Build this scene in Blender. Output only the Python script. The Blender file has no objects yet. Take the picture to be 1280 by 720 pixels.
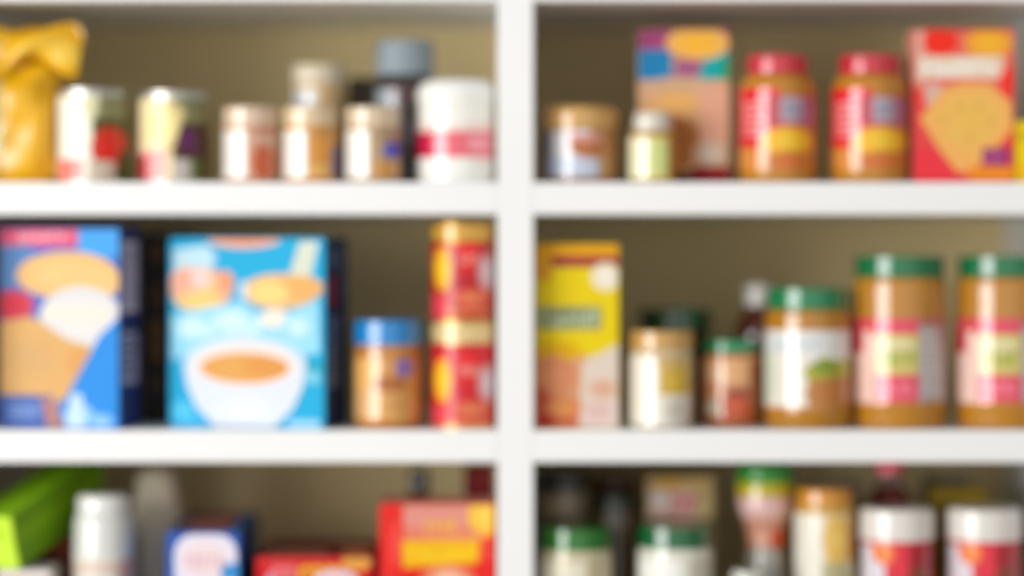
import bpy, bmesh, math, random
from mathutils import Vector, Matrix
random.seed(7)
C = bpy.context.scene.collection
PI = math.pi

# ------------------------------------------------------------------ measures
S = 0.00085            # metres per photo pixel on the front plane of the shelving
D = 3.0                # camera to front plane
H = 312.0              # photo row of the camera's eye level
CAMZ = 1.42            # camera height above the floor
DEPTH = 0.38           # shelf depth
def kk(dy): return S*(D+dy)/D
def wx(px, dy=0.0): return (px-640)*kk(dy)
def wz(py, dy=0.0): return CAMZ+(H-py)*kk(dy)
BOARD = {1: wz(228), 2: wz(538), 3: wz(848)}    # tops of the three shelf boards
ROW = {r: z+.0004 for r, z in BOARD.items()}    # what stands on them
TH = 40*S

# ------------------------------------------------------------------ materials
SAT = 1.1
def lin(h):
    h = h.lstrip('#'); o = []
    rgb = [int(h[i:i+2], 16)/255 for i in (0, 2, 4)]; g = .3*rgb[0]+.59*rgb[1]+.11*rgb[2]
    for c in rgb:
        c = min(max(g+(c-g)*SAT, .006), .96)
        o.append(c/12.92 if c <= .04045 else ((c+.055)/1.055)**2.4)
    return (o[0], o[1], o[2], 1.0)

def base_mat(name, rough, metal=0.0, coat=0.0, ior=1.5, noise=0.0, bump=0.0, nscale=60.0):
    m = bpy.data.materials.new(name); m.use_nodes = True
    nt = m.node_tree; b = nt.nodes['Principled BSDF']
    at = nt.nodes.new('ShaderNodeAttribute'); at.attribute_name = 'tint'
    col = at.outputs['Color']
    tc = nt.nodes.new('ShaderNodeTexCoord')
    nz = nt.nodes.new('ShaderNodeTexNoise'); nz.inputs['Scale'].default_value = nscale
    nz.inputs['Detail'].default_value = 3
    nt.links.new(tc.outputs['Object'], nz.inputs['Vector'])
    if noise:
        mp = nt.nodes.new('ShaderNodeMapRange')
        mp.inputs['To Min'].default_value = 1-noise; mp.inputs['To Max'].default_value = 1+noise
        nt.links.new(nz.outputs['Fac'], mp.inputs['Value'])
        vm = nt.nodes.new('ShaderNodeVectorMath'); vm.operation = 'SCALE'
        nt.links.new(col, vm.inputs[0]); nt.links.new(mp.outputs['Result'], vm.inputs['Scale'])
        col = vm.outputs['Vector']
    nt.links.new(col, b.inputs['Base Color'])
    if bump:
        bp = nt.nodes.new('ShaderNodeBump'); bp.inputs['Strength'].default_value = bump
        bp.inputs['Distance'].default_value = .002
        nt.links.new(nz.outputs['Fac'], bp.inputs['Height']); nt.links.new(bp.outputs['Normal'], b.inputs['Normal'])
    b.inputs['Roughness'].default_value = rough; b.inputs['Metallic'].default_value = metal
    b.inputs['Coat Weight'].default_value = coat; b.inputs['Coat Roughness'].default_value = .06
    b.inputs['IOR'].default_value = ior
    return m
M = dict(
    glass=base_mat('filled_glass', .11, coat=.7, noise=.10, nscale=35),
    satin=base_mat('satin_label', .3, coat=.1),
    paper=base_mat('glossy_label', .15, coat=.6),
    carton=base_mat('printed_carton', .6, ior=1.35),
    plastic=base_mat('moulded_plastic', .16, coat=.6),
    matte=base_mat('matte_plastic', .5),
    metal=base_mat('tin_metal', .38, metal=.85),
    foil=base_mat('crinkled_film', .25, coat=.3, bump=.6, nscale=45),
    lacquer=base_mat('white_lacquer', .35, noise=.02, nscale=8),
    board=base_mat('beige_back_board', .6, noise=.05, nscale=5),
)

# ------------------------------------------------------------------ mesh building
class MB:
    def __init__(s): s.v = []; s.f = []; s.c = []; s.sm = []; s.mi = []; s.mats = []
    def slot(s, mat):
        if mat not in s.mats: s.mats.append(mat)
        return s.mats.index(mat)
    def add(s, vs, fs, col, mat='carton', smooth=False):
        o = len(s.v); s.v += [tuple(v) for v in vs]; k = s.slot(mat)
        cs = col if isinstance(col, list) else [col]*len(fs)
        for f, c in zip(fs, cs):
            s.f.append([o+i for i in f]); s.c.append(lin(c) if isinstance(c, str) else c)
            s.sm.append(smooth); s.mi.append(k)
    def build(s, name, parent=None, sharp=38):
        me = bpy.data.meshes.new(name); me.from_pydata(s.v, [], s.f)
        for m in s.mats: me.materials.append(M[m])
        ca = me.color_attributes.new('tint', 'FLOAT_COLOR', 'CORNER')
        buf = []
        for p, c in zip(me.polygons, s.c): buf += list(c)*p.loop_total
        ca.data.foreach_set('color', buf)
        me.polygons.foreach_set('use_smooth', s.sm); me.polygons.foreach_set('material_index', s.mi)
        if any(s.sm): me.set_sharp_from_angle(angle=math.radians(sharp))
        me.update()
        o = bpy.data.objects.new(name, me); C.objects.link(o)
        if parent: o.parent = parent
        return o

def bevel_box(mb, x0, x1, y0, y1, z0, z1, col, mat='carton', bev=.0015, cols=None, seg=2):
    bm = bmesh.new(); bmesh.ops.create_cube(bm, size=1)
    for v in bm.verts:
        v.co = Vector(((x0+x1)/2+v.co.x*(x1-x0), (y0+y1)/2+v.co.y*(y1-y0), (z0+z1)/2+v.co.z*(z1-z0)))
    if bev: bmesh.ops.bevel(bm, geom=bm.edges[:], offset=bev, segments=seg, affect='EDGES')
    bm.normal_update()
    cl = []
    for f in bm.faces:
        n = f.normal; c = col
        if cols:
            for key, ax in (('front', (0, -1, 0)), ('back', (0, 1, 0)), ('left', (-1, 0, 0)), ('right', (1, 0, 0)), ('top', (0, 0, 1)), ('bottom', (0, 0, -1))):
                if n.dot(Vector(ax)) > .9 and key in cols: c = cols[key]
        cl.append(c)
    bm.verts.index_update()
    mb.add([v.co[:] for v in bm.verts], [[v.index for v in f.verts] for f in bm.faces], cl, mat, False)
    bm.free()

def lathe(mb, prof, cols, mat, n=56, ribs=None):
    """prof: [(r,z)...] from bottom to top; cols one colour or one per segment; ribs=(i0,i1,amount) gives grip ribs"""
    vs = []; fs = []; cl = []
    if ribs: n = 96
    for i, (r, z) in enumerate(prof):
        for j in range(n):
            a = 2*PI*j/n; rr = r
            if ribs and ribs[0] <= i <= ribs[1] and j % 2: rr = r*(1-ribs[2])
            vs.append((rr*math.cos(a), rr*math.sin(a), z))
    for i in range(len(prof)-1):
        c = cols[i] if isinstance(cols, list) else cols
        for j in range(n):
            k = (j+1) % n
            fs.append((i*n+j, i*n+k, (i+1)*n+k, (i+1)*n+j)); cl.append(c)
    c0 = cols[0] if isinstance(cols, list) else cols
    c1 = cols[-1] if isinstance(cols, list) else cols
    fs.append(tuple(range(n-1, -1, -1))); cl.append(c0)
    t = (len(prof)-1)*n
    fs.append(tuple(t+j for j in range(n))); cl.append(c1)
    mb.add(vs, fs, cl, mat, True)

def rnd(r, z0, z1, b, steps=4, bb=None):
    """cylinder profile with rounded bottom (bb) and top (b)"""
    bb = b if bb is None else bb; p = []
    for i in range(steps+1):
        a = PI/2*i/steps; p.append((r-bb+bb*math.sin(a), z0+bb-bb*math.cos(a)))
    for i in range(steps+1):
        a = PI/2*i/steps; p.append((r-b+b*math.cos(a), z1-b+b*math.sin(a)))
    return p

# ---- printed artwork: flat shapes in photo pixels (x right, y down)
def R(x0, y0, x1, y1, c): return [([(x0, y0), (x1, y0), (x1, y1), (x0, y1)], c)]
def P(pts, c): return [(pts, c)]
def mix(a, b, t):
    A = [int(a[i:i+2], 16) for i in (1, 3, 5)]; B = [int(b[i:i+2], 16) for i in (1, 3, 5)]
    return '#%02x%02x%02x' % tuple(int(round(x+(y-x)*t)) for x, y in zip(A, B))
def E(cx, cy, rx, ry, c, c2=None, rot=0, n=26):
    out = []; K = 1 if not c2 else 4
    for k in range(K):
        s = 1-k*.22; col = c if K == 1 else mix(c2, c, k/3)
        pts = []
        for i in range(n):
            a = 2*PI*i/n; x = rx*s*math.cos(a); y = ry*s*math.sin(a); t = math.radians(rot)
            pts.append((cx+x*math.cos(t)-y*math.sin(t), cy+x*math.sin(t)+y*math.cos(t)))
        out.append((pts, col))
    return out
def RR(x0, y0, x1, y1, r, c):
    pts = []
    for (cx, cy, a0) in ((x1-r, y0+r, -90), (x1-r, y1-r, 0), (x0+r, y1-r, 90), (x0+r, y0+r, 180)):
        for i in range(6):
            a = math.radians(a0+18*i); pts.append((cx+r*math.cos(a), cy+r*math.sin(a)))
    return [(pts, c)]
def W(x0, y0, x1, y1, c, n):
    """a printed word too soft to read: n chunky strokes of uneven shape"""
    out = []; w = (x1-x0)/n; h = y1-y0
    if y0 > 725: return out          # below the picture: left blank
    rs = random.Random(int(x0*7+y0*13+n))
    for i in range(n):
        a = x0+i*w; t = w*.30; k = rs.randrange(3)
        out += R(a+w*.08, y0+h*(.16 if k == 1 else 0), a+w*.08+t, y1, c)
        yy = y0+h*rs.choice((.06, .38, .72)); out += R(a+w*.08+t, yy, a+w*.86, yy+h*.24, c)
        if k != 2: out += R(a+w*.60, y0+h*(.3 if k == 0 else .05), a+w*.60+t*.9, y1-h*(.05 if k == 0 else .3), c)
    return out
def T(x0, y0, x1, y1, c, n):
    """n thin lines of small print"""
    out = []; h = (y1-y0)/n; rs = random.Random(int(x0+y0))
    for i in range(n):
        out += R(x0, y0+i*h, x0+(x1-x0)*rs.uniform(.7, 1), y0+i*h+h*.5, c)
    return out
EPS = 5e-5
def layers(shapes):
    """layer numbers: a shape rises only over shapes whose bounds it meets"""
    bb = []; out = []
    for pts, c in shapes:
        b = (min(p[0] for p in pts), max(p[0] for p in pts), min(p[1] for p in pts), max(p[1] for p in pts))
        L = 0
        for (q, l) in bb:
            if b[0] < q[1] and b[1] > q[0] and b[2] < q[3] and b[3] > q[2]: L = max(L, l+1)
        bb.append((b, L)); out.append(L)
    return out
def art_flat(mb, shapes, fx, fz, y, mat='carton', xlim=None, zlim=None):
    for (pts, c), L in zip(shapes, layers(shapes)):
        q = []
        for (a, b) in pts:
            x, z = fx(a), fz(b)
            if xlim: x = min(max(x, xlim[0]), xlim[1])
            if zlim: z = min(max(z, zlim[0]), zlim[1])
            q.append((x, y-EPS*(L+1), z))
        # drop repeated corners after clamping
        r = [p for i, p in enumerate(q) if (Vector(p)-Vector(q[i-1])).length > 1e-6]
        if len(r) < 3: continue
        area = sum(r[i-1][0]*r[i][2]-r[i][0]*r[i-1][2] for i in range(len(r)))
        if abs(area) < 1e-9: continue
        if area < 0: r.reverse()
        mb.add(r, [tuple(range(len(r)))], c, mat)
def art_round(mb, shapes, cx, k, fz, rad, mat='paper', zlim=None):
    """shapes wrapped on a vertical cylinder (rad: number)"""
    for (pts, c), L in zip(shapes, layers(shapes)):
        xs = [p[0] for p in pts]; xa, xb = min(xs), max(xs)
        lim = rad*.995/k; xa = max(xa, cx-lim); xb = min(xb, cx+lim)
        if xb-xa < .2: continue
        a0 = math.asin((xa-cx)*k/rad); a1 = math.asin((xb-cx)*k/rad)
        n = max(2, int((a1-a0)/.09)+1); rr = rad+EPS*(L+1); vs = []
        for i in range(n+1):
            a = a0+(a1-a0)*i/n; px = cx+math.sin(a)*rad/k; px = min(max(px, min(xs)+.01), max(xs)-.01)
            ys = []
            for j in range(len(pts)):
                (x1, y1), (x2, y2) = pts[j-1], pts[j]
                if (x1-px)*(x2-px) <= 0 and abs(x1-x2) > 1e-9: ys.append(y1+(y2-y1)*(px-x1)/(x2-x1))
            if not ys: ys = [pts[0][1]]
            zt, zb = fz(min(ys)), fz(max(ys))
            if zlim: zt = min(zt, zlim[1]); zb = max(zb, zlim[0])
            vs += [(rr*math.sin(a), -rr*math.cos(a), zb), (rr*math.sin(a), -rr*math.cos(a), zt)]
        mb.add(vs, [(2*i, 2*i+2, 2*i+3, 2*i+1) for i in range(n)], c, mat, True)

# ------------------------------------------------------------------ things
def thing(name, label, cat, loc, rz=0, group=None):
    o = bpy.data.objects.new(name, None); C.objects.link(o); o.empty_display_size = .03
    o.location = loc; o.rotation_euler = (0, 0, rz); o['label'] = label; o['category'] = cat
    if group: o['group'] = group
    return o

class Round:
    """a thing of round plan standing on shelf board `row`, its axis at photo column cx, dy metres behind the front plane"""
    def __init__(s, name, label, cat, row, cx, dy, group=None, z0=None):
        s.cx, s.dy = cx, dy; s.k = kk(dy); s.z0 = ROW[row] if z0 is None else z0
        X = wx(cx, dy); s.o = thing(name, label, cat, (X, dy, s.z0), -math.atan2(X, D+dy), group)
    def z(s, py): return CAMZ+(H-py)*s.k-s.z0
    def r(s, px): return px*s.k
    def part(s, name, prof, cols, mat, n=56, ribs=None, z_is_px=True, label=None):
        mb = MB(); pr = [(s.r(a), s.z(b) if z_is_px else b) for a, b in prof]
        if name.endswith('body'): pr[0] = (pr[0][0], 0); pr[1] = (pr[1][0], .003)
        lathe(mb, pr, cols, mat, n, ribs); o = mb.build(name, s.o)
        if label: o['label'] = label
        return o
    def lathe_m(s, name, prof, cols, mat, n=56, ribs=None):
        mb = MB(); lathe(mb, prof, cols, mat, n, ribs); return mb.build(name, s.o)
    def wrap(s, rpx, y0, y1, base, art, mat='paper', name='label', label=None):
        mb = MB(); R0 = s.r(rpx)+.0004; za, zb = s.z(y1), s.z(y0); za = max(za, .001); n = 64
        vs = []; fs = []
        for j in range(n):
            a = 2*PI*j/n; vs += [(R0*math.cos(a), R0*math.sin(a), za), (R0*math.cos(a), R0*math.sin(a), zb)]
        for j in range(n):
            q = (j+1) % n; fs.append((2*j, 2*q, 2*q+1, 2*j+1))
        mb.add(vs, fs, base, mat, True)
        art_round(mb, art, s.cx, s.k, s.z, R0, mat, (za, zb))
        o = mb.build(name, s.o)
        if label: o['label'] = label
        return o

def lid_prof(R0, z0, z1, b=.002):
    h = z1-z0
    return [(R0*.92, z0), (R0, z0), (R0, z0+h*.12), (R0, z1-b), (R0-b*.3, z1-b*.3), (R0-b, z1), (R0*.82, z1), (R0*.80, z1-.0008), (.0005, z1-.0008)]

def box(name, label, cat, row, x0, x1, ytop, dyf, d, col, art, top=None, left=None, right=None, rot=0, group=None,
        z0=None, ztop=None, rart=None, flap=True, mat='carton', lean=0, lart=None):
    """carton: front face spans photo columns x0..x1 and starts at photo row ytop; dyf is the front face's place, d its depth"""
    k = kk(dyf); cx = (x0+x1)/2; th = math.radians(rot); zb = ROW[row] if z0 is None else z0
    w = (x1-x0)*k/math.cos(th); h = (wz(ytop, dyf) if ztop is None else ztop)-zb
    fc = Vector((wx(cx, dyf), dyf, 0)); ctr = fc+Matrix.Rotation(th, 3, 'Z')@Vector((0, d/2, 0))
    o = thing(name, label, cat, (ctr.x, ctr.y, zb), th, group)
    if lean: o.rotation_euler = (0, math.radians(lean), th)
    mb = MB(); y = -d/2
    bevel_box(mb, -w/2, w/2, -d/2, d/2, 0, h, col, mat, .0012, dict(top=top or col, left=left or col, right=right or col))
    fx = lambda a: (a-cx)*k/math.cos(th); fz = lambda b: CAMZ+(H-b)*k-zb
    art_flat(mb, art, fx, fz, y, mat, (-w/2+.001, w/2-.001), (.001, h-.001))
    for sgn, ar in ((1, rart), (-1, lart)):
        if not ar: continue
        m2 = MB(); art_flat(m2, ar, lambda a: (a-.5)*d*.96, lambda b: (1-b)*h, 0, mat)
        vs = []
        for (x, yy, z) in m2.v: vs.append((sgn*(w/2-yy), sgn*x, z))
        mb.add(vs, m2.f, m2.c, mat)
    mb.build('carton', o)
    if flap:
        f = MB(); t = .0006
        bevel_box(f, -w/2+.002, w/2-.002, -d/2+.0015, d/2-.004, h-.0002, h+t, top or col, mat, 0)
        bevel_box(f, -w*.12, w*.12, d/2-.006, d/2-.002, h, h+t*1.6, top or col, mat, 0)
        f.build('top_flap', o)
    return o

def boxpart(name, x0, x1, y0, y1, z0, z1, col, mat, parent, bev=.0012):
    mb = MB(); bevel_box(mb, x0, x1, y0, y1, z0, z1, col, mat, bev); return mb.build(name, parent)

# ------------------------------------------------------------------ the setting and the shelving
def struct(name, x0, x1, y0, y1, z0, z1, col, mat='matte'):
    mb = MB(); bevel_box(mb, x0, x1, y0, y1, z0, z1, col, mat, 0); o = mb.build(name); o['kind'] = 'structure'; return o
struct('floor', -4, 4, -6, 1.0, -.05, 0, '#b9a790')
struct('wall_back', -4, 4, DEPTH+.03, DEPTH+.13, 0, 3.0, '#d8d2c8')

WHITE = '#f3f4f4'
PANEL = 45*S
xL0, xL1 = wx(-41)-PANEL, wx(-41)          # left side panel
xM0, xM1 = wx(622), wx(667)              # divider
xR0, xR1 = wx(1331), wx(1331)+PANEL      # right side panel
ZT = wz(1)                               # underside of the top board
ZTOP = ZT+TH
unit = thing('shelving_unit', 'white two-bay shelving unit with beige back holding the packed groceries', 'shelving unit', (0, DEPTH/2, 0))
def up(name, x0, x1, y0, y1, z0, z1, col=WHITE, mat='lacquer', label=None):
    mb = MB(); bevel_box(mb, x0, x1, y0-DEPTH/2, y1-DEPTH/2, z0, z1, col, mat, .0012)
    o = mb.build(name, unit)
    if label: o['label'] = label
    return o
up('side_panel', xL0, xL1, 0, DEPTH, 0, ZTOP)
up('side_panel', xR0, xR1, 0, DEPTH, 0, ZTOP)
up('divider', xM0, xM1, 0, DEPTH, 0, ZTOP)
for a, b in ((xL1, xM0), (xM1, xR0)):
    up('shelf_board', a, b, 0, DEPTH, ZT, ZTOP)
    for r in (1, 2, 3): up('shelf_board', a, b, 0, DEPTH, BOARD[r]-TH, BOARD[r])
    up('plinth_panel', a, b, .004, .02, 0, BOARD[3]-TH)
up('back_panel', xL0, xR1, DEPTH, DEPTH+.008, 0, ZTOP, '#efdaa6', 'board', 'beige back board')

# ------------------------------------------------------------------ makers for round goods
def nut_jar(name, label, row, cx, dy, r, ylid, ylid1, yneck, ylab0, ylab1, body, lidc, base, art, group=None, shoulder=8, rlid=None, cat='jar', ridge=True):
    """clear jar full of spread: body, ribbed lid, wrapped label"""
    J = Round(name, label, cat, row, cx, dy, group)
    rl = J.r(rlid or r-8); rb = J.r(r); zs = J.z(yneck); zl0 = J.z(ylid1); zl1 = J.z(ylid)
    pr = rnd(rb, 0, zs, .004, 3)[:4]
    pr += [(rb, zs*.5), (rb, zs)]
    sh = zl0-zs
    for i in range(1, 7):
        t = i/6; pr.append((rb-(rb-rl*.95)*(1-math.cos(t*PI/2)), zs+sh*math.sin(t*PI/2)))
    pr.append((rl*.95, zl0+.002))
    J.lathe_m('glass_body', pr, body, 'glass')
    J.lathe_m('lid', lid_prof(rl, zl0, zl1), lidc, 'plastic', ribs=(2, 3, .018))
    if ylab0 is not None: J.wrap(r, ylab0, ylab1, base, art)
    return J

def tin(name, label, row, cx, dy, r, ytop, rim, base, art, group=None, z0=None, topcol=None, rimpx=14):
    J = Round(name, label, 'can', row, cx, dy, group, z0)
    R0 = J.r(r); h = J.z(ytop); b = .0016
    pr = [(R0*.9, .0015), (R0*.93, 0), (R0+b*.6, 0), (R0+b*.6, b*1.4), (R0-.0006, b*2.2), (R0-.0006, h-b*2.2), (R0+b*.6, h-b*1.4), (R0+b*.6, h-.0003), (R0, h), (R0*.94, h), (R0*.93, h-.003), (.0005, h-.003)]
    J.lathe_m('tin_body', pr, rim, 'metal')
    J.wrap(r, ytop+rimpx, ytop+400, base, art, 'satin')
    return J

def small_jar(label, cx, art, base, lidc, group='small glossy jars in a row', ytop=134, dy=.040, r=35):
    J = Round('spice_jar', label, 'jar', 1, cx, dy, group)
    R0 = J.r(r); zt = J.z(ytop); zl = J.z(ytop+24)
    pr = rnd(R0*.97, 0, zl+.001, .003, 3)
    J.lathe_m('glass_body', pr, base, 'glass')
    J.lathe_m('lid', [(R0*.9, zl), (R0*.98, zl), (R0*.98, zl+.004)]+[(R0*.98-.003+.003*math.cos(a), zt-.003+.003*math.sin(a)) for a in [i*PI/10 for i in range(6)]]+[(.0005, zt)], lidc, 'glass')
    J.wrap(r*.975, ytop+30, 223, base, R(cx-34, ytop+30, cx-4, 223, '#f4efe6')+art)  # pale left half: the window highlight painted into the label
    return J

# ================================================================== ROW 1, LEFT BAY
# crumpled yellow bag with its top folded over
def bag(name, label, row, cx, dy, secs, thick, col, art, mat='foil', lumps=.006, seed=1, cat='bag', partname='film_body', group=None):
    """secs: [(py, xleft, xright, thickness factor)] from bottom to top"""
    J = Round(name, label, cat, row, cx, dy, group); J.o.rotation_euler = (0, 0, 0)
    rs = random.Random(seed); n = 40; vs = []; cl = []; ph = [rs.uniform(0, 6.28) for _ in range(8)]
    rows = []
    for i in range(len(secs)-1):
        a, b = secs[i], secs[i+1]
        for t in range(6): rows.append([a[q]+(b[q]-a[q])*t/6 for q in range(4)])
    rows.append(list(secs[-1]))
    for i, (py, xa, xb, tf) in enumerate(rows):
        z = max(J.z(py), .0); c = (xa+xb)/2; hw = (xb-xa)/2
        for j in range(n):
            a = 2*PI*j/n; ca, sa = math.cos(a), math.sin(a)
            sx = math.copysign(abs(ca)**.7, ca); sy = math.copysign(abs(sa)**.8, sa)
            w = lumps*(math.sin(3*a+ph[0]+i*.31)*.5+math.sin(5*a+ph[1]-i*.47)*.3+math.sin(2*a+ph[2]+i*.8)*.3)
            vs.append(((c-cx+hw*sx)*J.k+w*ca*.6, thick/2*tf*sy+w*sa*(.3+.7*min(tf, 1)), max(z+(w*.5 if i else 0), 0)))
    fs = []
    for i in range(len(rows)-1):
        for j in range(n):
            q = (j+1) % n; fs.append((i*n+j, i*n+q, (i+1)*n+q, (i+1)*n+j))
    fs.append(tuple(range(n-1, -1, -1))); t = (len(rows)-1)*n; fs.append(tuple(t+j for j in range(n)))
    zz = [sum(vs[i][2] for i in f)/len(f) for f in fs]; xx = [sum(vs[i][0] for i in f)/len(f) for f in fs]; yy = [sum(vs[i][1] for i in f)/len(f) for f in fs]
    for z, x, y in zip(zz, xx, yy):
        c = col; px = cx+x/J.k; py = H-(z+J.z0-CAMZ)/J.k
        for (pts, cc) in art:
            if y < 0 and inside(px, py, pts): c = cc
        cl.append(c)
    mb = MB(); mb.add(vs, fs, cl, mat, True); mb.build(partname, J.o, 60)
    return J
def inside(x, y, pts):
    r = False
    for i in range(len(pts)):
        (x1, y1), (x2, y2) = pts[i-1], pts[i]
        if (y1 > y) != (y2 > y) and x < (x2-x1)*(y-y1)/(y2-y1)+x1: r = not r
    return r
J = bag('snack_bag', 'crumpled yellow film bag with folded-over top at the left end of the top shelf', 1, 26, .075,
        [(230, -12, 70, .8), (215, -14, 74, 1.0), (160, -15, 75, 1.05), (110, -15, 78, .9), (80, -15, 88, .6), (52, -15, 84, .35), (36, -14, 62, .12)],
        .085, '#e4b010', P([(-40, 100), (28, 90), (36, 64), (-40, 60)], '#eaa880')+R(-40, 104, 8, 216, '#f6e8b0'))
mb = MB(); vs = []; fs = []; n = 26; m = 14   # the folded-over flap: a puffed sheet hanging forward and right
def flap_pt(u, v, f):
    px = -12+u*(122)*(1-.06*v); top = 27+10*math.sin(u*5)+16*u; bot = 92+14*math.sin(u*7+1)-6*u
    if u > .93: top += 14*(u-.93)/.07
    py = top+(bot-top)*v
    puff = .016*math.sin(PI*v)**.6*math.sin(PI*min(max(u, .02), .98))**.5+.003*math.sin(11*u+5*v)
    return ((px-26)*J.k, -.030-.004*v+(-puff if f else puff*.35), J.z(py))
for f in (1, 0):
    for i in range(n+1):
        for j in range(m+1): vs.append(flap_pt(i/n, j/m, f))
o2 = (n+1)*(m+1)
cl = []
for i in range(n):
    for j in range(m):
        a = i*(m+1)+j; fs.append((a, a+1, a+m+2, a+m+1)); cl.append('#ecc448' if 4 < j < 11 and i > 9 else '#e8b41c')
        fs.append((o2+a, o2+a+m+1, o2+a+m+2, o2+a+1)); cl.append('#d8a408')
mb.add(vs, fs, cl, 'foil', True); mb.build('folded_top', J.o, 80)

tin('food_tin', 'short tin with a pale label and red tomato picture, beside the yellow bag', 1, 116, .055, 43, 113, '#cfcfc8', '#f3efe0',
    R(116, 122, 162, 160, '#8a8a64')+P([(104, 122), (124, 122), (116, 170), (100, 190)], '#e0dcb4')+R(116, 150, 162, 226, '#4a4a20')+E(137, 186, 24, 27, '#e02a18', '#c83420')+R(112, 202, 144, 226, '#cfc0ac')+R(148, 190, 162, 226, '#33501a')+R(74, 200, 104, 226, '#ee8478')+E(98, 166, 16, 26, '#fbf6e4'), rimpx=9, group='food tins on the top shelf')
tin('food_tin', 'short tin with a cream label and dark purple-brown picture, second from the yellow bag', 1, 218, .055, 43, 116, '#cfcfc8', '#f1e2b4',
    R(216, 124, 264, 160, '#84845c')+R(216, 156, 264, 226, '#4a3018')+E(240, 182, 20, 26, '#48182c', '#4a2a20')+E(234, 176, 9, 14, '#60205c')+P([(206, 126), (232, 140), (216, 190), (200, 200)], '#dcc890')+R(216, 200, 238, 226, '#c4bcb0')+R(238, 200, 254, 226, '#56642a')+R(174, 190, 208, 226, '#eca09c')+E(203, 158, 18, 24, '#f8e4a0')+R(174, 196, 184, 226, '#a81c30'), rimpx=9, group='food tins on the top shelf')
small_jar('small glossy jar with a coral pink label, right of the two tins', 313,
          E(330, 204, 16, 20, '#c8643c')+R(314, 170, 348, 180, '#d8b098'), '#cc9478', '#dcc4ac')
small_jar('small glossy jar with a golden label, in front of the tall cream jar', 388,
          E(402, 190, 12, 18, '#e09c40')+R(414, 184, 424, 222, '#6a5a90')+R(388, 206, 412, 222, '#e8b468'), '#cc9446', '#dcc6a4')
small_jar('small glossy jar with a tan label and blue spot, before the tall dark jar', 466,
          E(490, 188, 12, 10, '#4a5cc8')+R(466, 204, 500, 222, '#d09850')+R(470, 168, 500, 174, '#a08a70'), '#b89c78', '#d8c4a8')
# tall cream jar behind
J = Round('tall_jar', 'tall cream and tan jar with a pale lid, behind the small golden jar', 'jar', 1, 398, .135)
J.part('glass_body', [(28, 227), (32, 226), (32, 108), (29, 102)], '#cdb084', 'glass')
J.part('lid', [(30, 104), (33, 104), (33, 86), (31, 82), (1, 82)], '#d9cdb4', 'plastic', ribs=(1, 2, .02))
J.wrap(32, 112, 212, '#cfae7c', R(364, 112, 398, 214, '#e9e0cc')+E(414, 150, 10, 20, '#c8a468')+R(368, 116, 392, 134, '#cfd0d4'))
# dark jar between
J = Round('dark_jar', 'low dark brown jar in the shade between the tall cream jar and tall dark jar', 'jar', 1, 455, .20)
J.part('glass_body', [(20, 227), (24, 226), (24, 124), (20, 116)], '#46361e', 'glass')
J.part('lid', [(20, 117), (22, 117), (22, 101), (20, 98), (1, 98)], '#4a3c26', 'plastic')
# tall dark jar, silver lid
J = Round('coffee_jar', 'tall dark brown jar with a silvery blue lid, behind the small tan jar', 'jar', 1, 506, .125)
J.part('glass_body', [(31, 227), (36, 225), (36, 106), (34, 99), (31, 94)], '#2a1a14', 'glass')
J.part('lid', [(33, 95), (36, 95), (36, 60), (35, 54), (32, 51), (1, 51)], '#8b979e', 'matte', ribs=(1, 2, .02), label='silvery blue screw lid')
J.wrap(36, 112, 200, '#3a2620', R(482, 150, 532, 178, '#77707c')+R(470, 112, 492, 148, '#a9b0b8')+R(488, 96, 545, 122, '#4a1c26'))
# white tub with pink band
J = Round('white_tub', 'round white tub with a pink band, at the divider end of the top left shelf', 'tub', 1, 570, .058)
J.part('tub_body', [(45, 231), (48, 229), (48, 130), (46, 122)], '#f2f1ea', 'plastic')
J.part('lid', [(47, 126), (50, 126), (50, 119), (48, 112), (44, 105), (37, 101), (30, 100), (1, 100)], '#f6f5ef', 'plastic')
J.wrap(48, 146, 216, '#f4f2ea', R(500, 164, 640, 198, '#e26a78')+P([(500, 150), (560, 160), (640, 148), (640, 166), (500, 166)], '#f0dcd0')+R(585, 172, 618, 190, '#f2a0a8')+R(500, 166, 541, 198, '#c41c48')+T(592, 202, 616, 214, '#d8cfc0', 2))

# ================================================================== ROW 1, RIGHT BAY
J = Round('spread_tub', 'squat tub with golden lid and pale blue label beside the divider, top shelf', 'tub', 1, 725, .062)
J.part('tub_body', [(41, 229), (46, 227), (46, 163), (44, 160)], '#a07048', 'glass')
J.part('lid', [(45, 162), (48.5, 162), (48.5, 144), (47, 138), (45, 135), (1, 135)], '#caa060', 'plastic', ribs=(1, 2, .012), label='golden ribbed lid')
J.wrap(46, 164, 222, '#b98a5c', R(674, 164, 700, 222, '#7a7a88')+R(690, 164, 738, 206, '#d9d4d8')+R(688, 198, 748, 222, '#c0c8d8')+E(738, 184, 26, 15, '#b06a34')+R(712, 170, 752, 178, '#d89a90'))
J = Round('dressing_jar', 'little jar with white cap and pale green label, before the multicoloured box', 'jar', 1, 816, .036)
J.part('glass_body', [(27, 231), (30, 229), (30, 172), (28, 166), (20, 161)], '#b08a28', 'glass')
J.part('lid', [(22, 164), (24, 164), (24, 147), (22, 141), (1, 140)], '#d8d2c4', 'plastic', ribs=(1, 2, .02), label='white cap')
J.wrap(30, 172, 224, '#dcd68a', R(784, 172, 812, 226, '#eeecc8')+E(822, 198, 12, 18, '#d2dc90')+R(836, 172, 850, 226, '#a87820'))
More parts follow.
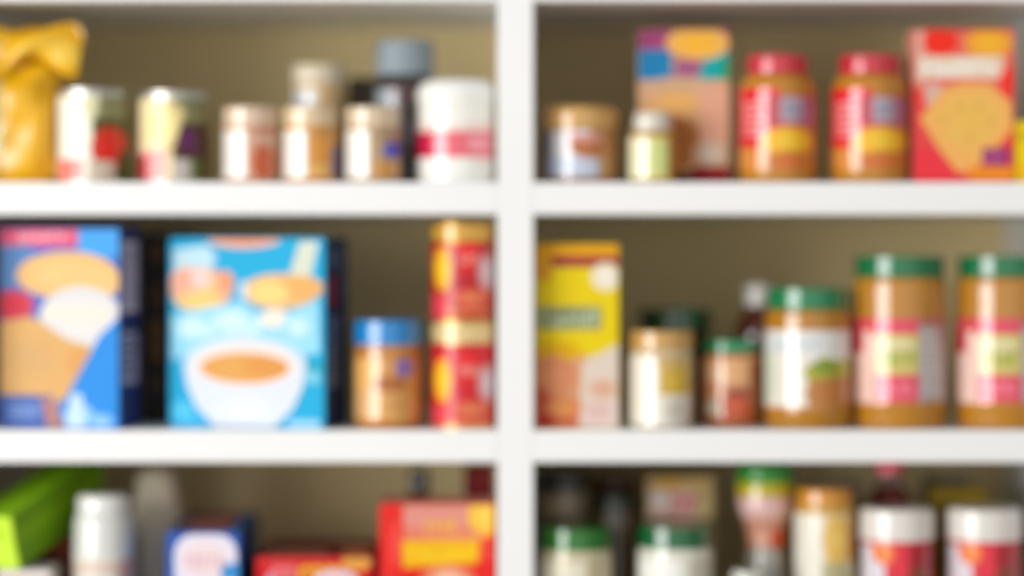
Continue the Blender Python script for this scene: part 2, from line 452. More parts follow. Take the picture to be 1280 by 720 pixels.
box('snack_box', 'multicoloured carton with teal corners and a bread picture, behind the little white-capped jar', 'box', 1, 797, 912, 37, .075, .055, '#c8a07a',
    R(797, 36, 912, 72, '#94406c')+E(822, 54, 26, 18, '#a04878', '#8a3868')+R(797, 62, 840, 102, '#1c7cae')+P([(838, 104), (850, 62), (884, 66), (868, 104)], '#9c5c80')+
    P([(872, 100), (884, 62), (912, 66), (912, 104)], '#12a0a4')+R(900, 74, 912, 108, '#149a70')+E(872, 54, 40, 21, '#f0b838', '#e8b468')+R(797, 100, 912, 226, '#d2a47c')+
    E(850, 116, 52, 20, '#c8b090', '#d0a888')+W(824, 106, 866, 118, '#a89878', 5)+E(846, 130, 40, 20, '#e0b068', '#d8a878')+E(842, 178, 34, 34, '#a86c30', '#b07840')+R(874, 108, 912, 180, '#d8a68c')+
    E(888, 192, 22, 18, '#dcd0c0', '#d0b49c')+R(797, 214, 866, 230, '#5a2c12')+R(866, 208, 912, 230, '#8a1a22'),
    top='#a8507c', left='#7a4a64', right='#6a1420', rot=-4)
def cashew_jar(label, cx):
    x = cx-972
    return nut_jar('spread_jar', label, 1, cx, .055, 48, 70, 94, 116, 112, 214, '#bc8428', '#c43040', '#b87a22',
        R(924+x, 112, 974+x, 186, '#d81c2c')+R(960+x, 122, 1022+x, 160, '#b8505c')+R(976+x, 124, 1002+x, 154, '#b4a8b4')+W(980+x, 130, 999+x, 148, '#8a8aa0', 2)+E(984+x, 178, 34, 18, '#f4c81c', '#eeb010')+R(1000+x, 126, 1014+x, 156, '#a86a88')+
        E(988+x, 203, 30, 13, '#d07018', '#c47420')+R(924+x, 186, 956+x, 216, '#d89048')+T(930+x, 130, 958+x, 176, '#f0a0a0', 5),
        group='red-lidded jars of spread on the top shelf', rlid=38)
cashew_jar('red-lidded jar of amber spread, right of the multicoloured carton', 972)
cashew_jar('red-lidded jar of amber spread, left of the red cracker carton', 1087)
box('cracker_box', 'red carton with a big golden cracker picture, at the right of the top shelf', 'box', 1, 1142, 1268, 37, .03, .06, '#d83a3c',
    R(1142, 36, 1268, 112, '#e07060')+R(1142, 36, 1156, 104, '#e0a898')+E(1176, 52, 22, 18, '#e8301c', '#e43a2c')+E(1236, 54, 30, 20, '#f0b838', '#e8a040')+R(1148, 70, 1254, 98, '#e6cfb8')+W(1152, 74, 1246, 96, '#f2eee4', 6)+  # pale strip down the upper left edge is painted glare
    R(1142, 112, 1268, 226, '#dc4c4c')+E(1166, 118, 16, 14, '#d8b4a8')+P([(1150, 148), (1178, 112), (1200, 104), (1236, 104), (1264, 128), (1266, 160), (1240, 192), (1212, 216), (1196, 214), (1172, 184)], '#ecb468')+
    P([(1172, 146), (1190, 120), (1230, 116), (1252, 140), (1248, 164), (1212, 190), (1186, 176)], '#e8bc68')+E(1214, 150, 22, 24, '#e6bc60', '#e8bc68')+
    E(1180, 150, 3, 3, '#cc8c3c')+E(1200, 134, 3, 3, '#cc8c3c')+E(1224, 134, 3, 3, '#cc8c3c')+E(1212, 172, 3, 3, '#cc8c3c')+E(1240, 152, 3, 3, '#cc8c3c')+
    P([(1142, 184), (1164, 186), (1200, 226), (1142, 226)], '#e03c48')+R(1228, 185, 1262, 207, '#8a2868')+W(1232, 190, 1258, 202, '#b86a98', 3)+R(1210, 208, 1268, 226, '#e8902c')+R(1144, 112, 1156, 130, '#e4403c')+E(1262, 102, 12, 18, '#e8382c'),
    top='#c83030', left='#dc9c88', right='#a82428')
box('yellow_packet', 'slim bright yellow packet squeezed between the red cracker carton and the side panel', 'packet', 1, 1271, 1288, 152, .02, .12, '#e6cf10',
    R(1271, 164, 1288, 176, '#c8b020')+R(1271, 206, 1288, 226, '#eab818'), top='#c8b020', left='#cdb80c')

# ================================================================== ROW 2, LEFT BAY
box('cookie_box', 'blue carton with cracker and cream bowl pictures, at the left end of the middle shelf', 'box', 2, -4, 152, 286, .03, .062, '#3a6cc0',
    R(-4, 284, 100, 308, '#d85a78')+R(98, 286, 152, 322, '#4aa0e4')+R(-4, 306, 40, 360, '#5a84b8')+E(84, 344, 66, 30, '#ecc88c', '#e6ba7c')+E(112, 352, 44, 22, '#eac284')+
    E(14, 382, 28, 20, '#cc3448', '#c44a5c')+R(112, 376, 152, 420, '#d8d8dc')+E(102, 398, 54, 40, '#e6e2dc', '#dadade')+R(54, 380, 140, 402, '#e8e2d8')+
    P([(-4, 402), (40, 396), (84, 424), (126, 436), (124, 470), (70, 506), (58, 494), (-4, 494)], '#d8ac70')+E(40, 446, 46, 38, '#d0a872', '#d8ac70')+E(104, 454, 20, 20, '#d6a062')+
    P([(126, 420), (152, 396), (152, 534), (126, 534), (70, 520)], '#2a8ad8')+R(-4, 494, 66, 534, '#4464a8')+P([(50, 492), (72, 506), (80, 534), (58, 534)], '#b08078')+E(100, 520, 20, 16, '#bcdcf4', '#8cc0ec')+E(128, 526, 18, 10, '#a4ccf0', '#70b0e8')+P([(82, 534), (90, 492), (104, 492), (108, 534)], '#c8e0f2')+
    W(20, 290, 84, 302, '#f0b0bc', 6)+T(10, 506, 52, 526, '#8aa4d4', 3),
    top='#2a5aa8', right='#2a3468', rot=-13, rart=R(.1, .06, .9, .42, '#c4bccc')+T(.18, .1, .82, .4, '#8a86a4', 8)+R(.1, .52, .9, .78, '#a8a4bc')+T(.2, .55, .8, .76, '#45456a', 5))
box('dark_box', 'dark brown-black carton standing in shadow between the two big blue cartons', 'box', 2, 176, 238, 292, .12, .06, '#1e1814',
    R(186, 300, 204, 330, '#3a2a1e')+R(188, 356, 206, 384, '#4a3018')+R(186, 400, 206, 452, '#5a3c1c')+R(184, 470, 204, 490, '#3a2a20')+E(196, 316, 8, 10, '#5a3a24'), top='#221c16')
box('cereal_box', 'large sky-blue porridge carton with a white bowl picture, centre of the left middle shelf', 'box', 2, 208, 408, 298, .038, .078, '#16a6d2',
    E(305, 300, 46, 10, '#e8966c', '#f0b090')+P([(214, 312), (258, 306), (270, 322), (256, 352), (214, 352)], '#bcdce8')+E(250, 362, 40, 27, '#f4c888', '#ecb08c')+E(232, 350, 22, 16, '#ecaa90', '#f0b8a0')+E(250, 348, 14, 12, '#f0d0c8')+E(282, 352, 10, 14, '#e89c78')+E(246, 378, 30, 10, '#f4cc80')+
    P([(362, 346), (376, 302), (400, 302), (390, 346)], '#d6dccc')+E(350, 364, 48, 22, '#eec888', '#e8bc84')+E(376, 360, 30, 16, '#e4b06c')+E(338, 366, 24, 14, '#f6d488')+R(300, 352, 310, 374, '#d8dce0')+
    P([(212, 394), (300, 376), (340, 400), (400, 374), (402, 440), (370, 446), (240, 440), (212, 452)], '#9cd8ee')+E(236, 412, 24, 14, '#d4eef6', '#a8def0')+E(290, 398, 30, 14, '#d8eef6', '#a8dcf0')+W(228, 396, 330, 422, '#d8f0f8', 6)+E(344, 398, 20, 12, '#eee8dc')+E(374, 408, 20, 18, '#d4ecf6', '#a4dcf0')+
    E(306, 456, 79, 36, '#e8e0e0', '#d0e2ee')+P([(227, 454), (385, 454), (380, 484), (368, 510), (344, 534), (268, 534), (244, 510), (232, 484)], '#dde3ee')+E(306, 456, 66, 27, '#f0e2dc')+E(306, 460, 57, 19, '#dca65c', '#dca058')+E(332, 458, 30, 12, '#d89850')+
    E(306, 510, 50, 22, '#e6eaf2', '#dde3ee')+R(362, 524, 402, 534, '#a4d8f0')+E(226, 516, 14, 14, '#58c4e8')+R(386, 452, 406, 464, '#14a0b8')+R(384, 464, 402, 478, '#80cce4')+R(214, 524, 256, 534, '#48b8e8'),
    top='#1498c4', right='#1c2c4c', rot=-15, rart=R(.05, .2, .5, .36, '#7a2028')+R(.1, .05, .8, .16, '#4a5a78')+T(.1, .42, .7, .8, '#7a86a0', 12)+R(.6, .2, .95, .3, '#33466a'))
J = nut_jar('spread_jar', 'blue-lidded jar of tan spread, left of the two stacked red tins', 2, 485, .055, 42, 400, 430, 440, 446, 522, '#bc8038', '#2284c4', '#cc9450',
        R(440, 446, 478, 524, '#e2b27c')+E(456, 466, 14, 20, '#e8b46a')+R(486, 434, 520, 450, '#c88c48')+E(505, 458, 12, 12, '#8a6cac')+E(486, 478, 22, 10, '#a86420')+R(474, 490, 522, 524, '#d8a460')+T(484, 494, 514, 516, '#b8843c', 4), rlid=43)
redart = lambda y: (E(554, 56+y, 11, 28, '#f4cc28', '#ecb020')+E(584, 40+y, 12, 26, '#d81420', '#cc1820')+E(610, 60+y, 14, 24, '#dccfd4', '#d09898')+R(570, 26+y, 600, 34+y, '#e0202c')+
     E(590, 92+y, 26, 12, '#dc8458', '#d0543c')+R(538, 88+y, 560, 120+y, '#d84450')+W(574, 36+y, 600, 50+y, '#ec9c90', 3)+R(556, 106+y, 620, 112+y, '#d88048'))
t1 = tin('red_tin', 'red tin with a gold rim, lower of the stacked pair by the divider', 2, 579, .052, 39, 402, '#d8c48c', '#c41624', redart(418), group='stacked red tins', rimpx=27)
zt = t1.z(402)+ROW[2]
t2 = tin('red_tin', 'red tin with a gold rim, upper of the stacked pair by the divider', 2, 578, .054, 38, 279, '#c89c34', '#b01420',
     [(p, c) for p, c in redart(294-14)], group='stacked red tins', z0=zt+.0003, rimpx=24)
for t, c, ya, yb, rr in ((t1, '#dcc48c', 405, 426, 39), (t2, '#cca040', 282, 300, 38)):
    o = t.wrap(rr, ya, yb, c, [], 'plastic', 'lid_band')

# ================================================================== ROW 2, RIGHT BAY
box('breakfast_box', 'yellow carton with a grey printed word and food picture, right of the divider', 'box', 2, 669, 774, 306, .03, .06, '#e8cc08',
    R(669, 304, 774, 334, '#e0a414')+R(690, 320, 774, 336, '#92283a')+W(702, 323, 762, 333, '#b04a48', 6)+R(669, 334, 774, 446, '#e6ce08')+R(669, 320, 690, 350, '#dca02c')+E(757, 346, 19, 18, '#f4eee4', '#ece2c0')+
    RR(671, 383, 752, 412, 4, '#8f9468')+W(676, 387, 748, 408, '#b4c4a8', 5)+W(680, 388, 736, 396, '#6e7048', 5)+
    R(669, 444, 774, 534, '#d8a07c')+E(696, 440, 34, 12, '#e0b000')+E(750, 434, 26, 14, '#e6ce08')+P([(728, 452), (774, 430), (774, 534), (724, 534)], '#e0d2c4')+E(690, 470, 30, 26, '#dc9870', '#d89068')+P([(669, 480), (728, 530), (669, 534)], '#c0503c')+
    E(704, 510, 24, 14, '#e09c5c', '#d88858')+E(754, 486, 22, 14, '#d8a890', '#e0c4b0')+R(728, 500, 774, 534, '#e2d0c8')+R(669, 518, 690, 534, '#b8382c')+T(734, 506, 768, 526, '#d8a8a0', 3),
    top='#c89c10', right='#b8a008')
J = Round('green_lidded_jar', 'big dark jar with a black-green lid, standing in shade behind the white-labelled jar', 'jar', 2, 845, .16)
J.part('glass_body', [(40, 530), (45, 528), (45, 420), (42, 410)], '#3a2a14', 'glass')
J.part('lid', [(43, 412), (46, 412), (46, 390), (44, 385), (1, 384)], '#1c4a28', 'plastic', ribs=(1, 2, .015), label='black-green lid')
J = Round('sauce_jar', 'white-labelled jar with a gold lid, right of the yellow carton', 'jar', 2, 827, .05)
J.part('glass_body', [(36, 539), (40, 537), (40, 446), (38, 438), (36, 434)], '#cfc2a0', 'glass')
J.part('lid', [(38, 436), (40.5, 436), (40.5, 418), (39, 413), (1, 412)], '#c49a58', 'plastic', ribs=(1, 2, .015), label='gold lid')
J.wrap(40, 444, 530, '#efe9da', R(824, 446, 870, 492, '#d2b04c')+E(842, 476, 17, 15, '#dcb83c', '#c8a440')+R(822, 430, 868, 456, '#c8a868')+R(828, 494, 868, 532, '#dcd6cc')+R(862, 446, 868, 532, '#8a7a5c')+T(834, 502, 858, 524, '#b8b0a0', 3))
J = nut_jar('small_relish_jar', 'small orange-red jar with a thin green lid, left of the white-labelled spread jar', 2, 913, .085, 37, 425, 440, 446, 446, 520, '#a85c30', '#1c8a5c', '#cc9068',
        R(880, 446, 950, 478, '#dcaa78')+E(898, 466, 14, 12, '#e4b890')+E(922, 506, 22, 16, '#c8582c', '#b4502c')+E(892, 508, 12, 12, '#d8ccb8', '#b89c80')+R(908, 484, 946, 494, '#8a3a1c')+R(936, 450, 950, 522, '#a86a48'), rlid=36)
J = Round('sauce_bottle', 'dark red-brown bottle with a greyish white cap, behind the white-labelled spread jar', 'bottle', 2, 950, .15)
J.part('glass_body', [(28, 530), (32, 528), (32, 420), (27, 400), (20, 388), (18, 380)], '#4a1c0c', 'glass')
J.part('cap', [(18, 382), (20, 382), (20, 360), (18, 355), (1, 354)], '#b9b6ae', 'plastic', ribs=(1, 2, .02), label='greyish white cap')
J = nut_jar('spread_jar', 'green-lidded jar of amber spread with a white label, shorter than its neighbours', 2, 1010, .058, 54, 360, 386, 394, 410, 512, '#b07c26', '#1c7a4c', '#bc8238',
        R(954, 412, 1064, 452, '#e4e4e0')+R(954, 440, 1010, 512, '#eae4d8')+E(960, 470, 14, 34, '#d4dcc8')+P([(1004, 462), (1026, 444), (1054, 450), (1062, 440), (1062, 468), (1010, 474)], '#a8a828')+E(1036, 490, 30, 20, '#bc7c38', '#b87c40')+W(966, 420, 1030, 438, '#c4d0d4', 5)+E(1030, 457, 16, 5, '#6e9030')+R(954, 506, 1064, 512, '#b8803c'), rlid=51, group='green-lidded jars of spread')
def tall_jar(label, cx):
    x = cx-1124
    return nut_jar('tall_spread_jar', label, 2, cx, .062, 58, 320, 346, 356, 396, 502, '#b88230', '#1a7044', '#bc8a48',
        R(1066+x, 396, 1184+x, 412, '#d05058')+R(1066+x, 412, 1106+x, 502, '#f2cfc2')+R(1090+x, 398, 1148+x, 418, '#d84a5c')+R(1096+x, 416, 1148+x, 474, '#cfc070')+E(1122+x, 430, 24, 9, '#dcd4a0')+W(1102+x, 436, 1144+x, 454, '#8fa42c', 4)+R(1094+x, 466, 1148+x, 500, '#d8405c')+W(1102+x, 474, 1142+x, 490, '#ec8090', 4)+  # whitish left part carries a painted highlight in the label colour
        R(1148+x, 400, 1184+x, 500, '#b0a8a8')+T(1152+x, 406, 1176+x, 494, '#d8d4d4', 10)+R(1066+x, 412, 1080+x, 440, '#c83048')+R(1150+x, 398, 1184+x, 408, '#a87868'), rlid=55, group='green-lidded jars of spread')
tall_jar('tall green-lidded jar of amber spread, second from the right side panel', 1124)
tall_jar('tall green-lidded jar of amber spread, cut by the right edge of the picture', 1229+24)

# ================================================================== ROW 3, LEFT BAY
# white pack, brown carton and the long lime carton lying across them
zl = wz(712, .02)
box('white_pack', 'white carton with pink print, under the front end of the long lime carton', 'box', 3, -4, 62, 700, .012, .075, '#e6e0dc',
    R(-4, 722, 62, 740, '#e0b8b0')+R(-4, 800, 62, 842, '#d8b8b4'), top='#ece8e4', ztop=zl-.0008)
dirv = Vector((.05, .12, .040)).normalized(); LEN = .19; LH = .060; LW = .050
yaw = math.atan2(dirv.x, dirv.y); pit = math.asin(dirv.z)
lo = thing('long_lime_carton', 'long lime green carton tilted across the white pack, at far left of the lowest shelf', 'box', (wx(0, .02), .022, zl+.0006))
lo.rotation_euler = (pit, 0, -yaw)
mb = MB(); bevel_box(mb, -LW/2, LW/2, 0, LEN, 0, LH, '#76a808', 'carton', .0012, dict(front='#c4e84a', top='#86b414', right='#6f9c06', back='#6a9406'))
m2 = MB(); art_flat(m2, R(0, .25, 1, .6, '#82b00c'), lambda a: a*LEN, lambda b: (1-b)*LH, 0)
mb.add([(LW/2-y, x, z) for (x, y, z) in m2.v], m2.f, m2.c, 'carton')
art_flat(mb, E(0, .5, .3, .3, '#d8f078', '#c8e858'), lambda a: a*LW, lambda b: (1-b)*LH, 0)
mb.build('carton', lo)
mb = MB(); bevel_box(mb, -LW/2+.003, LW/2-.003, -.0005, .0005, .004, LH-.001, '#c8ea50', 'carton', 0)
bevel_box(mb, -.012, .012, -.0009, .0002, LH*.55, LH*.8, '#b8dc40', 'carton', 0); mb.build('end_flap', lo)
ybrown = .105
zb = zl+math.tan(pit)/math.cos(yaw)*(ybrown-.022)*1.0-.0025
box('brown_carton', 'low dark red-brown carton under the raised end of the lime carton', 'box', 3, 40, 104, 700, ybrown, .05, '#6a2c1c',
    R(46, 676, 98, 690, '#8a4028'), top='#5a2418', ztop=zb)
J = Round('white_tub', 'white plastic tub with rounded shoulders, between the lime carton and the blue carton', 'tub', 3, 130, .058)
J.part('tub_body', [(34, 850), (38, 847), (38, 668), (37, 650), (34, 640), (30, 634)], '#d9dbd6', 'plastic')
J.part('lid', [(32, 637), (33.5, 636), (33.5, 624), (31, 619), (26, 617), (1, 617)], '#e4e4df', 'plastic', ribs=(1, 2, .015))
J.wrap(38, 690, 828, '#dedcd4', R(90, 700, 170, 712, '#d8c0b0')+E(160, 716, 14, 22, '#cfa898'))
J = Round('rust_lidded_jar', 'jar with a flat rust-coloured lid, just behind the white tub', 'jar', 3, 148, .25)
J.part('glass_body', [(28, 840), (32, 838), (32, 648), (29, 638)], '#8a7058', 'glass')
J.part('lid', [(29, 640), (31, 640), (31, 624), (30, 620), (1, 620)], '#9a5c40', 'plastic', label='rust-coloured lid')
bag('paper_bag', 'plump greyish beige bag standing behind and right of the white tub', 3, 198, .162,
    [(846, 168, 226, .8), (826, 167, 228, 1), (720, 166, 229, 1.0), (640, 167, 229, .95), (604, 170, 226, .75), (588, 176, 220, .45)],
    .055, '#c4baa4', R(176, 640, 226, 700, '#c8beaa'), mat='matte', lumps=.003, seed=5, partname='paper_body')
box('blue_carton', 'blue carton with a white rounded panel, between the white tub and the red cartons', 'box', 3, 208, 300, 665, .015, .22, '#2c5cac',
    RR(218, 668, 296, 740, 24, '#e8e4f0')+E(256, 700, 30, 26, '#f0dcdc', '#ecdfe6')+R(276, 704, 298, 726, '#3c90cc')+W(230, 694, 282, 712, '#dcb8c0', 5)+W(222, 760, 288, 784, '#8fb4e4', 6)+R(210, 800, 300, 840, '#204888'),
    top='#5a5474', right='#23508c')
o = C.objects['blue_carton']
mb = MB(); w = 92*kk(.015); h = wz(665, .015)-ROW[3]+.0012
mb.add([(-w*.30, -.085, h), (w*.30, -.085, h), (w*.30, .09, h), (-w*.30, .09, h)], [(0, 1, 2, 3)], '#b07468', 'carton')
mb.add([(w*.34, -.095, h), (w*.47, -.095, h), (w*.47, .095, h), (w*.34, .095, h)], [(0, 1, 2, 3)], '#2c70b4', 'carton')
mb.build('top_print', o)
box('low_red_carton', 'low red carton with golden lettering, left of the tall red carton', 'box', 3, 320, 466, 696, .015, .17, '#c41420',
    R(320, 694, 466, 706, '#c83030')+W(372, 706, 440, 728, '#e4b43c', 4)+E(352, 726, 18, 18, '#d8b0c8')+E(446, 702, 18, 12, '#dca050')+E(420, 726, 28, 14, '#e4c8d4')+R(340, 706, 370, 730, '#d86a70')+W(350, 750, 440, 780, '#f0c440', 5)+R(320, 800, 466, 846, '#a0101c'),
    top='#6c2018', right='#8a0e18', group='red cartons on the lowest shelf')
o = [x for x in C.objects if x.name.startswith('low_red_carton')][0]
mb = MB(); w = 146*kk(.015); h = wz(696, .015)-ROW[3]+.0012
mb.add([(-w*.42, -.08, h), (w*.1, -.08, h), (w*.1, -.02, h), (-w*.42, -.02, h)], [(0, 1, 2, 3)], '#a07060', 'carton')
mb.add([(w*.22, -.08, h), (w*.46, -.08, h), (w*.46, .0, h), (w*.22, .0, h)], [(0, 1, 2, 3)], '#c08058', 'carton')
mb.build('top_print', o)
box('tall_red_carton', 'tall red carton with bold yellow lettering, against the divider on the lowest shelf', 'box', 3, 474, 619, 630, .02, .085, '#d42420',
    R(474, 628, 619, 700, '#d84438')+R(474, 630, 502, 846, '#dc2c28')+RR(504, 630, 592, 662, 6, '#dc9488')+W(530, 648, 576, 668, '#f0b82c', 4)+E(604, 646, 20, 26, '#f4d060', '#ecb848')+P([(502, 676), (600, 672), (598, 704), (504, 710)], '#ecb41c')+W(508, 682, 594, 702, '#f8d028', 6)+
    R(504, 664, 600, 674, '#e08c70')+E(560, 722, 34, 16, '#f0c8b0', '#e07858')+E(494, 680, 6, 30, '#e85048')+W(510, 740, 600, 766, '#f4cc30', 6)+R(474, 800, 619, 846, '#b81818'),
    top='#c07c68', left='#b01c1c', group='red cartons on the lowest shelf')
J = Round('dark_bottle', 'charcoal bottle neck showing behind the tall red carton', 'bottle', 3, 524, .20)
J.part('glass_body', [(20, 832), (24, 830), (24, 650), (20, 630), (11, 612), (10, 606)], '#2a2626', 'glass')
J.part('cap', [(10, 607), (12, 607), (12, 588), (11, 586), (1, 586)], '#26262a', 'plastic')
box('maroon_carton', 'dark maroon carton in the corner behind the tall red carton', 'box', 3, 580, 618, 584, .16, .06, '#6a1414', R(590, 592, 616, 606, '#7c2420'), top='#5a1010')

# ================================================================== ROW 3, RIGHT BAY
def green_jar(label, cx, y0, y1, r, lidc, bodyc, art, base, dy=.055, group='green-lidded jars on the lowest shelf'):
    return nut_jar('preserve_jar', label, 3, cx, dy, r, y0, y1, y1+8, y1+14, 830, bodyc, lidc, base, art, rlid=r-1, group=group)
green_jar('cream jar with a bright green lid, nearest the divider on the lowest shelf', 719, 658, 684, 46, '#1c6c18', '#c8bea0',
    R(672, 690, 732, 830, '#e2dcc8')+R(736, 690, 770, 830, '#c4b898')+E(718, 790, 28, 24, '#b8b468'), '#d4caac')
green_jar('whiter jar with a deep green lid, second from the divider on the lowest shelf', 844, 656, 682, 47, '#0e5c30', '#dcdacc',
    R(798, 690, 850, 830, '#f0f0ea')+R(862, 690, 892, 830, '#ccc8b8')+E(842, 790, 28, 24, '#c8ccb0'), '#e2e0d4')
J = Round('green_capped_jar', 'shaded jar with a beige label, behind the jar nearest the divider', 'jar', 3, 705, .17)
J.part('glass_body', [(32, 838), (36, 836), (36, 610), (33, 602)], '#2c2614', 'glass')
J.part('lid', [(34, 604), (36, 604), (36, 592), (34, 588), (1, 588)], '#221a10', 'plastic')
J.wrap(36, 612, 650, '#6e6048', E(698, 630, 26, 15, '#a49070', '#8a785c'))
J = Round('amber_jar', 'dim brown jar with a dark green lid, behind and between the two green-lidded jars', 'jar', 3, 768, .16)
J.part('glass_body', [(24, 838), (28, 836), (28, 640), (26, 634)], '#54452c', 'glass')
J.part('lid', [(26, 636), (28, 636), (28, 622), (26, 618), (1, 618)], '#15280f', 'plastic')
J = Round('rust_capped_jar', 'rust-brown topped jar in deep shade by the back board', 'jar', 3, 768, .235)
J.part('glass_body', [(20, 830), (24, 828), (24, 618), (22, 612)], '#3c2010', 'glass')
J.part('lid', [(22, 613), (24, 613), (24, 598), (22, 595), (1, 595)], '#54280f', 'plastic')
box('cream_carton', 'cream carton with a pink-red printed panel, behind the whiter green-lidded jar', 'box', 3, 808, 893, 596, .145, .05, '#b8a47c',
    R(812, 600, 890, 612, '#c8a468')+E(836, 606, 16, 7, '#d0a040')+R(812, 612, 870, 646, '#d0b4a8')+W(826, 618, 872, 636, '#c04858', 4)+R(818, 636, 868, 646, '#c89890')+R(876, 608, 893, 660, '#b4a070')+R(808, 648, 893, 664, '#5a5040')+E(826, 626, 12, 14, '#d8ccc4')+W(820, 690, 880, 710, '#806848', 5), top='#a08858', left='#6a5c40')
# green-topped squeeze bottle
J = Round('squeeze_bottle', 'bottle with a green and yellow cap and pink-white tapering shoulder', 'bottle', 3, 957, .10)
J.part('bottle_body', [(26, 842), (29, 839), (29, 730), (26, 700), (21, 684), (24, 664), (30, 646), (34, 634), (34.5, 622), (33, 619)], ['#8a8880', '#8a8880', '#8f8d86', '#a5a29a', '#a08880', '#c49078', '#d8b4ac', '#dcb8b8', '#d8a8b0'], 'plastic')
J.part('cap_band', [(34, 620), (36, 619), (36, 603), (35, 601)], '#b8a808', 'plastic', label='yellow cap band')
J.part('cap', [(35, 602), (36, 601), (36, 590), (34, 583), (28, 579), (1, 578)], '#2c8c34', 'plastic', ribs=(1, 2, .015), label='green cap')
J.wrap(24.5, 652, 682, '#c8886c', E(972, 668, 10, 18, '#c44a1c')+E(950, 668, 12, 16, '#d8a088'))
J = Round('small_lidded_pot', 'tiny pot with a pale grey lid, at the foot of the green-capped bottle', 'pot', 3, 936, .03)
J.part('pot_body', [(17, 850), (20, 848), (21, 728), (20, 724)], '#6c6a60', 'plastic')
J.part('lid', [(20, 726), (22, 726), (22, 716), (20, 712), (1, 711)], '#c9c8c0', 'plastic')
# white and gold jar
J = Round('mustard_jar', 'white and gold jar with an orange-gold lid, left of the two white-lidded red tubs', 'jar', 3, 1031, .07)
J.part('glass_body', [(34, 846), (38, 843), (38, 650), (37, 636), (34, 628)], '#c49a48', 'glass')
J.part('lid', [(33, 631), (35, 630), (35, 615), (33, 610), (1, 609)], '#c88a28', 'plastic', ribs=(1, 2, .015), label='orange-gold lid')
J.wrap(38, 640, 820, '#e4cc90', R(992, 640, 1030, 820, '#ece8da')+E(1046, 672, 18, 28, '#eccc70', '#e4b858')+R(1060, 640, 1072, 820, '#a87428')+R(1028, 700, 1068, 820, '#b8b088'))
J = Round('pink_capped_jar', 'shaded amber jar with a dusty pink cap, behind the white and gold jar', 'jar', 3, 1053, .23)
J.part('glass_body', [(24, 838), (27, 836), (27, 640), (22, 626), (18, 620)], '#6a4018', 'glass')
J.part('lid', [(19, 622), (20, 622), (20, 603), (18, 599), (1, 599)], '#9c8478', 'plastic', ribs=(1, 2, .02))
# red-capped sauce bottle
J = Round('hot_sauce_bottle', 'dark red sauce bottle with a bright pink-red cap, behind the white-lidded tubs', 'bottle', 3, 1112, .145)
J.part('glass_body', [(34, 838), (38, 836), (38, 660), (36, 640), (28, 622), (14, 606), (13, 590)], ['#5c140e', '#5c140e', '#5c140e', '#661612', '#5c2018', '#7a6a64', '#857a76'], 'glass')
J.part('cap', [(13, 592), (16.5, 591), (16.5, 578), (15, 573), (1, 572)], '#f0244c', 'plastic', ribs=(1, 2, .03), label='bright pink-red cap')
def red_tub(label, cx):
    x = cx-1121
    J = Round('red_tub', label, 'tub', 3, cx, .058, 'white-lidded red tubs')
    J.part('tub_body', [(38, 849), (43, 846), (44, 680), (43, 672)], '#c8102a', 'plastic')
    J.part('lid', [(43.5, 674), (47, 673), (47, 646), (46, 638), (42, 634), (1, 634)], '#e2ded8', 'plastic', ribs=(1, 2, .01), label='white lid')
    J.wrap(44, 678, 836, '#c8102c', R(1076+x, 678, 1106+x, 836, '#e0dce4')+E(1106+x, 684, 16, 18, '#ee8a1c', '#e87030')+R(1118+x, 678, 1140+x, 740, '#d81434')+R(1136+x, 678, 1166+x, 708, '#a81024')+E(1148+x, 716, 14, 14, '#8c3c24')+E(1120+x, 804, 28, 18, '#e8a030'))  # white left part of the wrap is a highlight put into the colour
red_tub('red tub with a white lid, in front of the pink-capped sauce bottle', 1121)
red_tub('red tub with a white lid, right of the tub standing by the sauce bottle', 1230)
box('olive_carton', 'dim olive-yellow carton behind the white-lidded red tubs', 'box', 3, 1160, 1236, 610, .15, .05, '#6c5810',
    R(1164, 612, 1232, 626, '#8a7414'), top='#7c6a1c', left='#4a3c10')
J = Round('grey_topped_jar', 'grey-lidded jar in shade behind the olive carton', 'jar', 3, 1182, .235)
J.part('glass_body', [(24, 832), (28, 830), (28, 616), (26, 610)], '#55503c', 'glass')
J.part('lid', [(26, 611), (28, 611), (28, 598), (26, 594), (1, 594)], '#6c6c68', 'plastic')

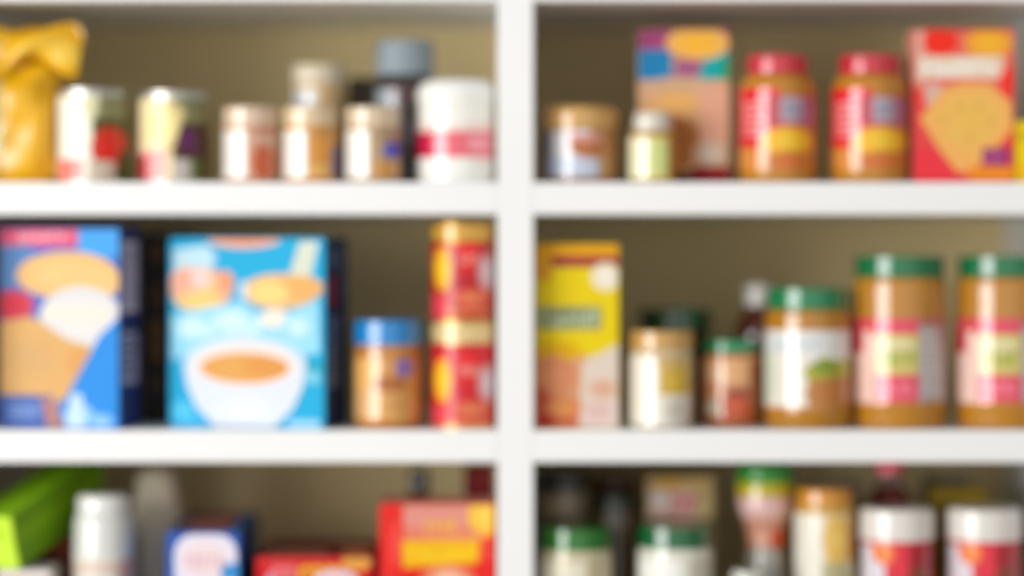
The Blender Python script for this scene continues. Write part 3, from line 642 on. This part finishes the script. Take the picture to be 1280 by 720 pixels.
# ------------------------------------------------------------------ light, sky, camera
def area(name, loc, target, w, h, L, col):
    l = bpy.data.lights.new(name, 'AREA'); l.shape = 'RECTANGLE'; l.size = w; l.size_y = h
    l.energy = L*PI*w*h; l.color = col
    o = bpy.data.objects.new(name, l); C.objects.link(o); o.location = loc
    o.rotation_euler = (Vector(target)-Vector(loc)).to_track_quat('-Z', 'Y').to_euler(); return o
area('window_light', (-3.5, -3.4, 1.75), (0, .1, 1.35), 2.8, 2.2, 10.8, (1, 1, 1))
wd = bpy.data.worlds.new('front_fill'); bpy.context.scene.world = wd; wd.use_nodes = True
nt = wd.node_tree; bg = nt.nodes['Background']; bg.inputs['Color'].default_value = (1, 1, 1, 1)
# ambient fill added to brighten the shelf interiors, strongest from behind the viewer: strength = .25 + 0.85 * max(0, -y)^3
tc = nt.nodes.new('ShaderNodeTexCoord'); sx = nt.nodes.new('ShaderNodeSeparateXYZ'); nt.links.new(tc.outputs['Generated'], sx.inputs[0])
def mth(op, a, b):
    n = nt.nodes.new('ShaderNodeMath'); n.operation = op
    for i, q in enumerate((a, b)):
        if isinstance(q, (int, float)): n.inputs[i].default_value = q
        else: nt.links.new(q, n.inputs[i])
    return n.outputs[0]
f = mth('MAXIMUM', mth('MULTIPLY', sx.outputs['Y'], -1), 0)
nt.links.new(mth('ADD', mth('MULTIPLY', mth('POWER', f, 3), .85), .25), bg.inputs['Strength'])

cam = bpy.data.cameras.new('camera'); co = bpy.data.objects.new('camera', cam); C.objects.link(co)
co.location = (0, -D, CAMZ); co.rotation_euler = (PI/2, 0, 0)
cam.sensor_width = 36; cam.lens = 36*D/(1280*S); cam.shift_y = -(360-H)/1280
cam.clip_start = .05; cam.clip_end = 50
cam.dof.use_dof = True; cam.dof.focus_distance = 2.65
cam.dof.aperture_fstop = 0.9
sc = bpy.context.scene; sc.camera = co
sc.view_settings.view_transform = 'Standard'; sc.view_settings.look = 'None'
sc.view_settings.exposure = -0.1
sc.cycles.use_denoising = True
sc.cycles.max_bounces = 8
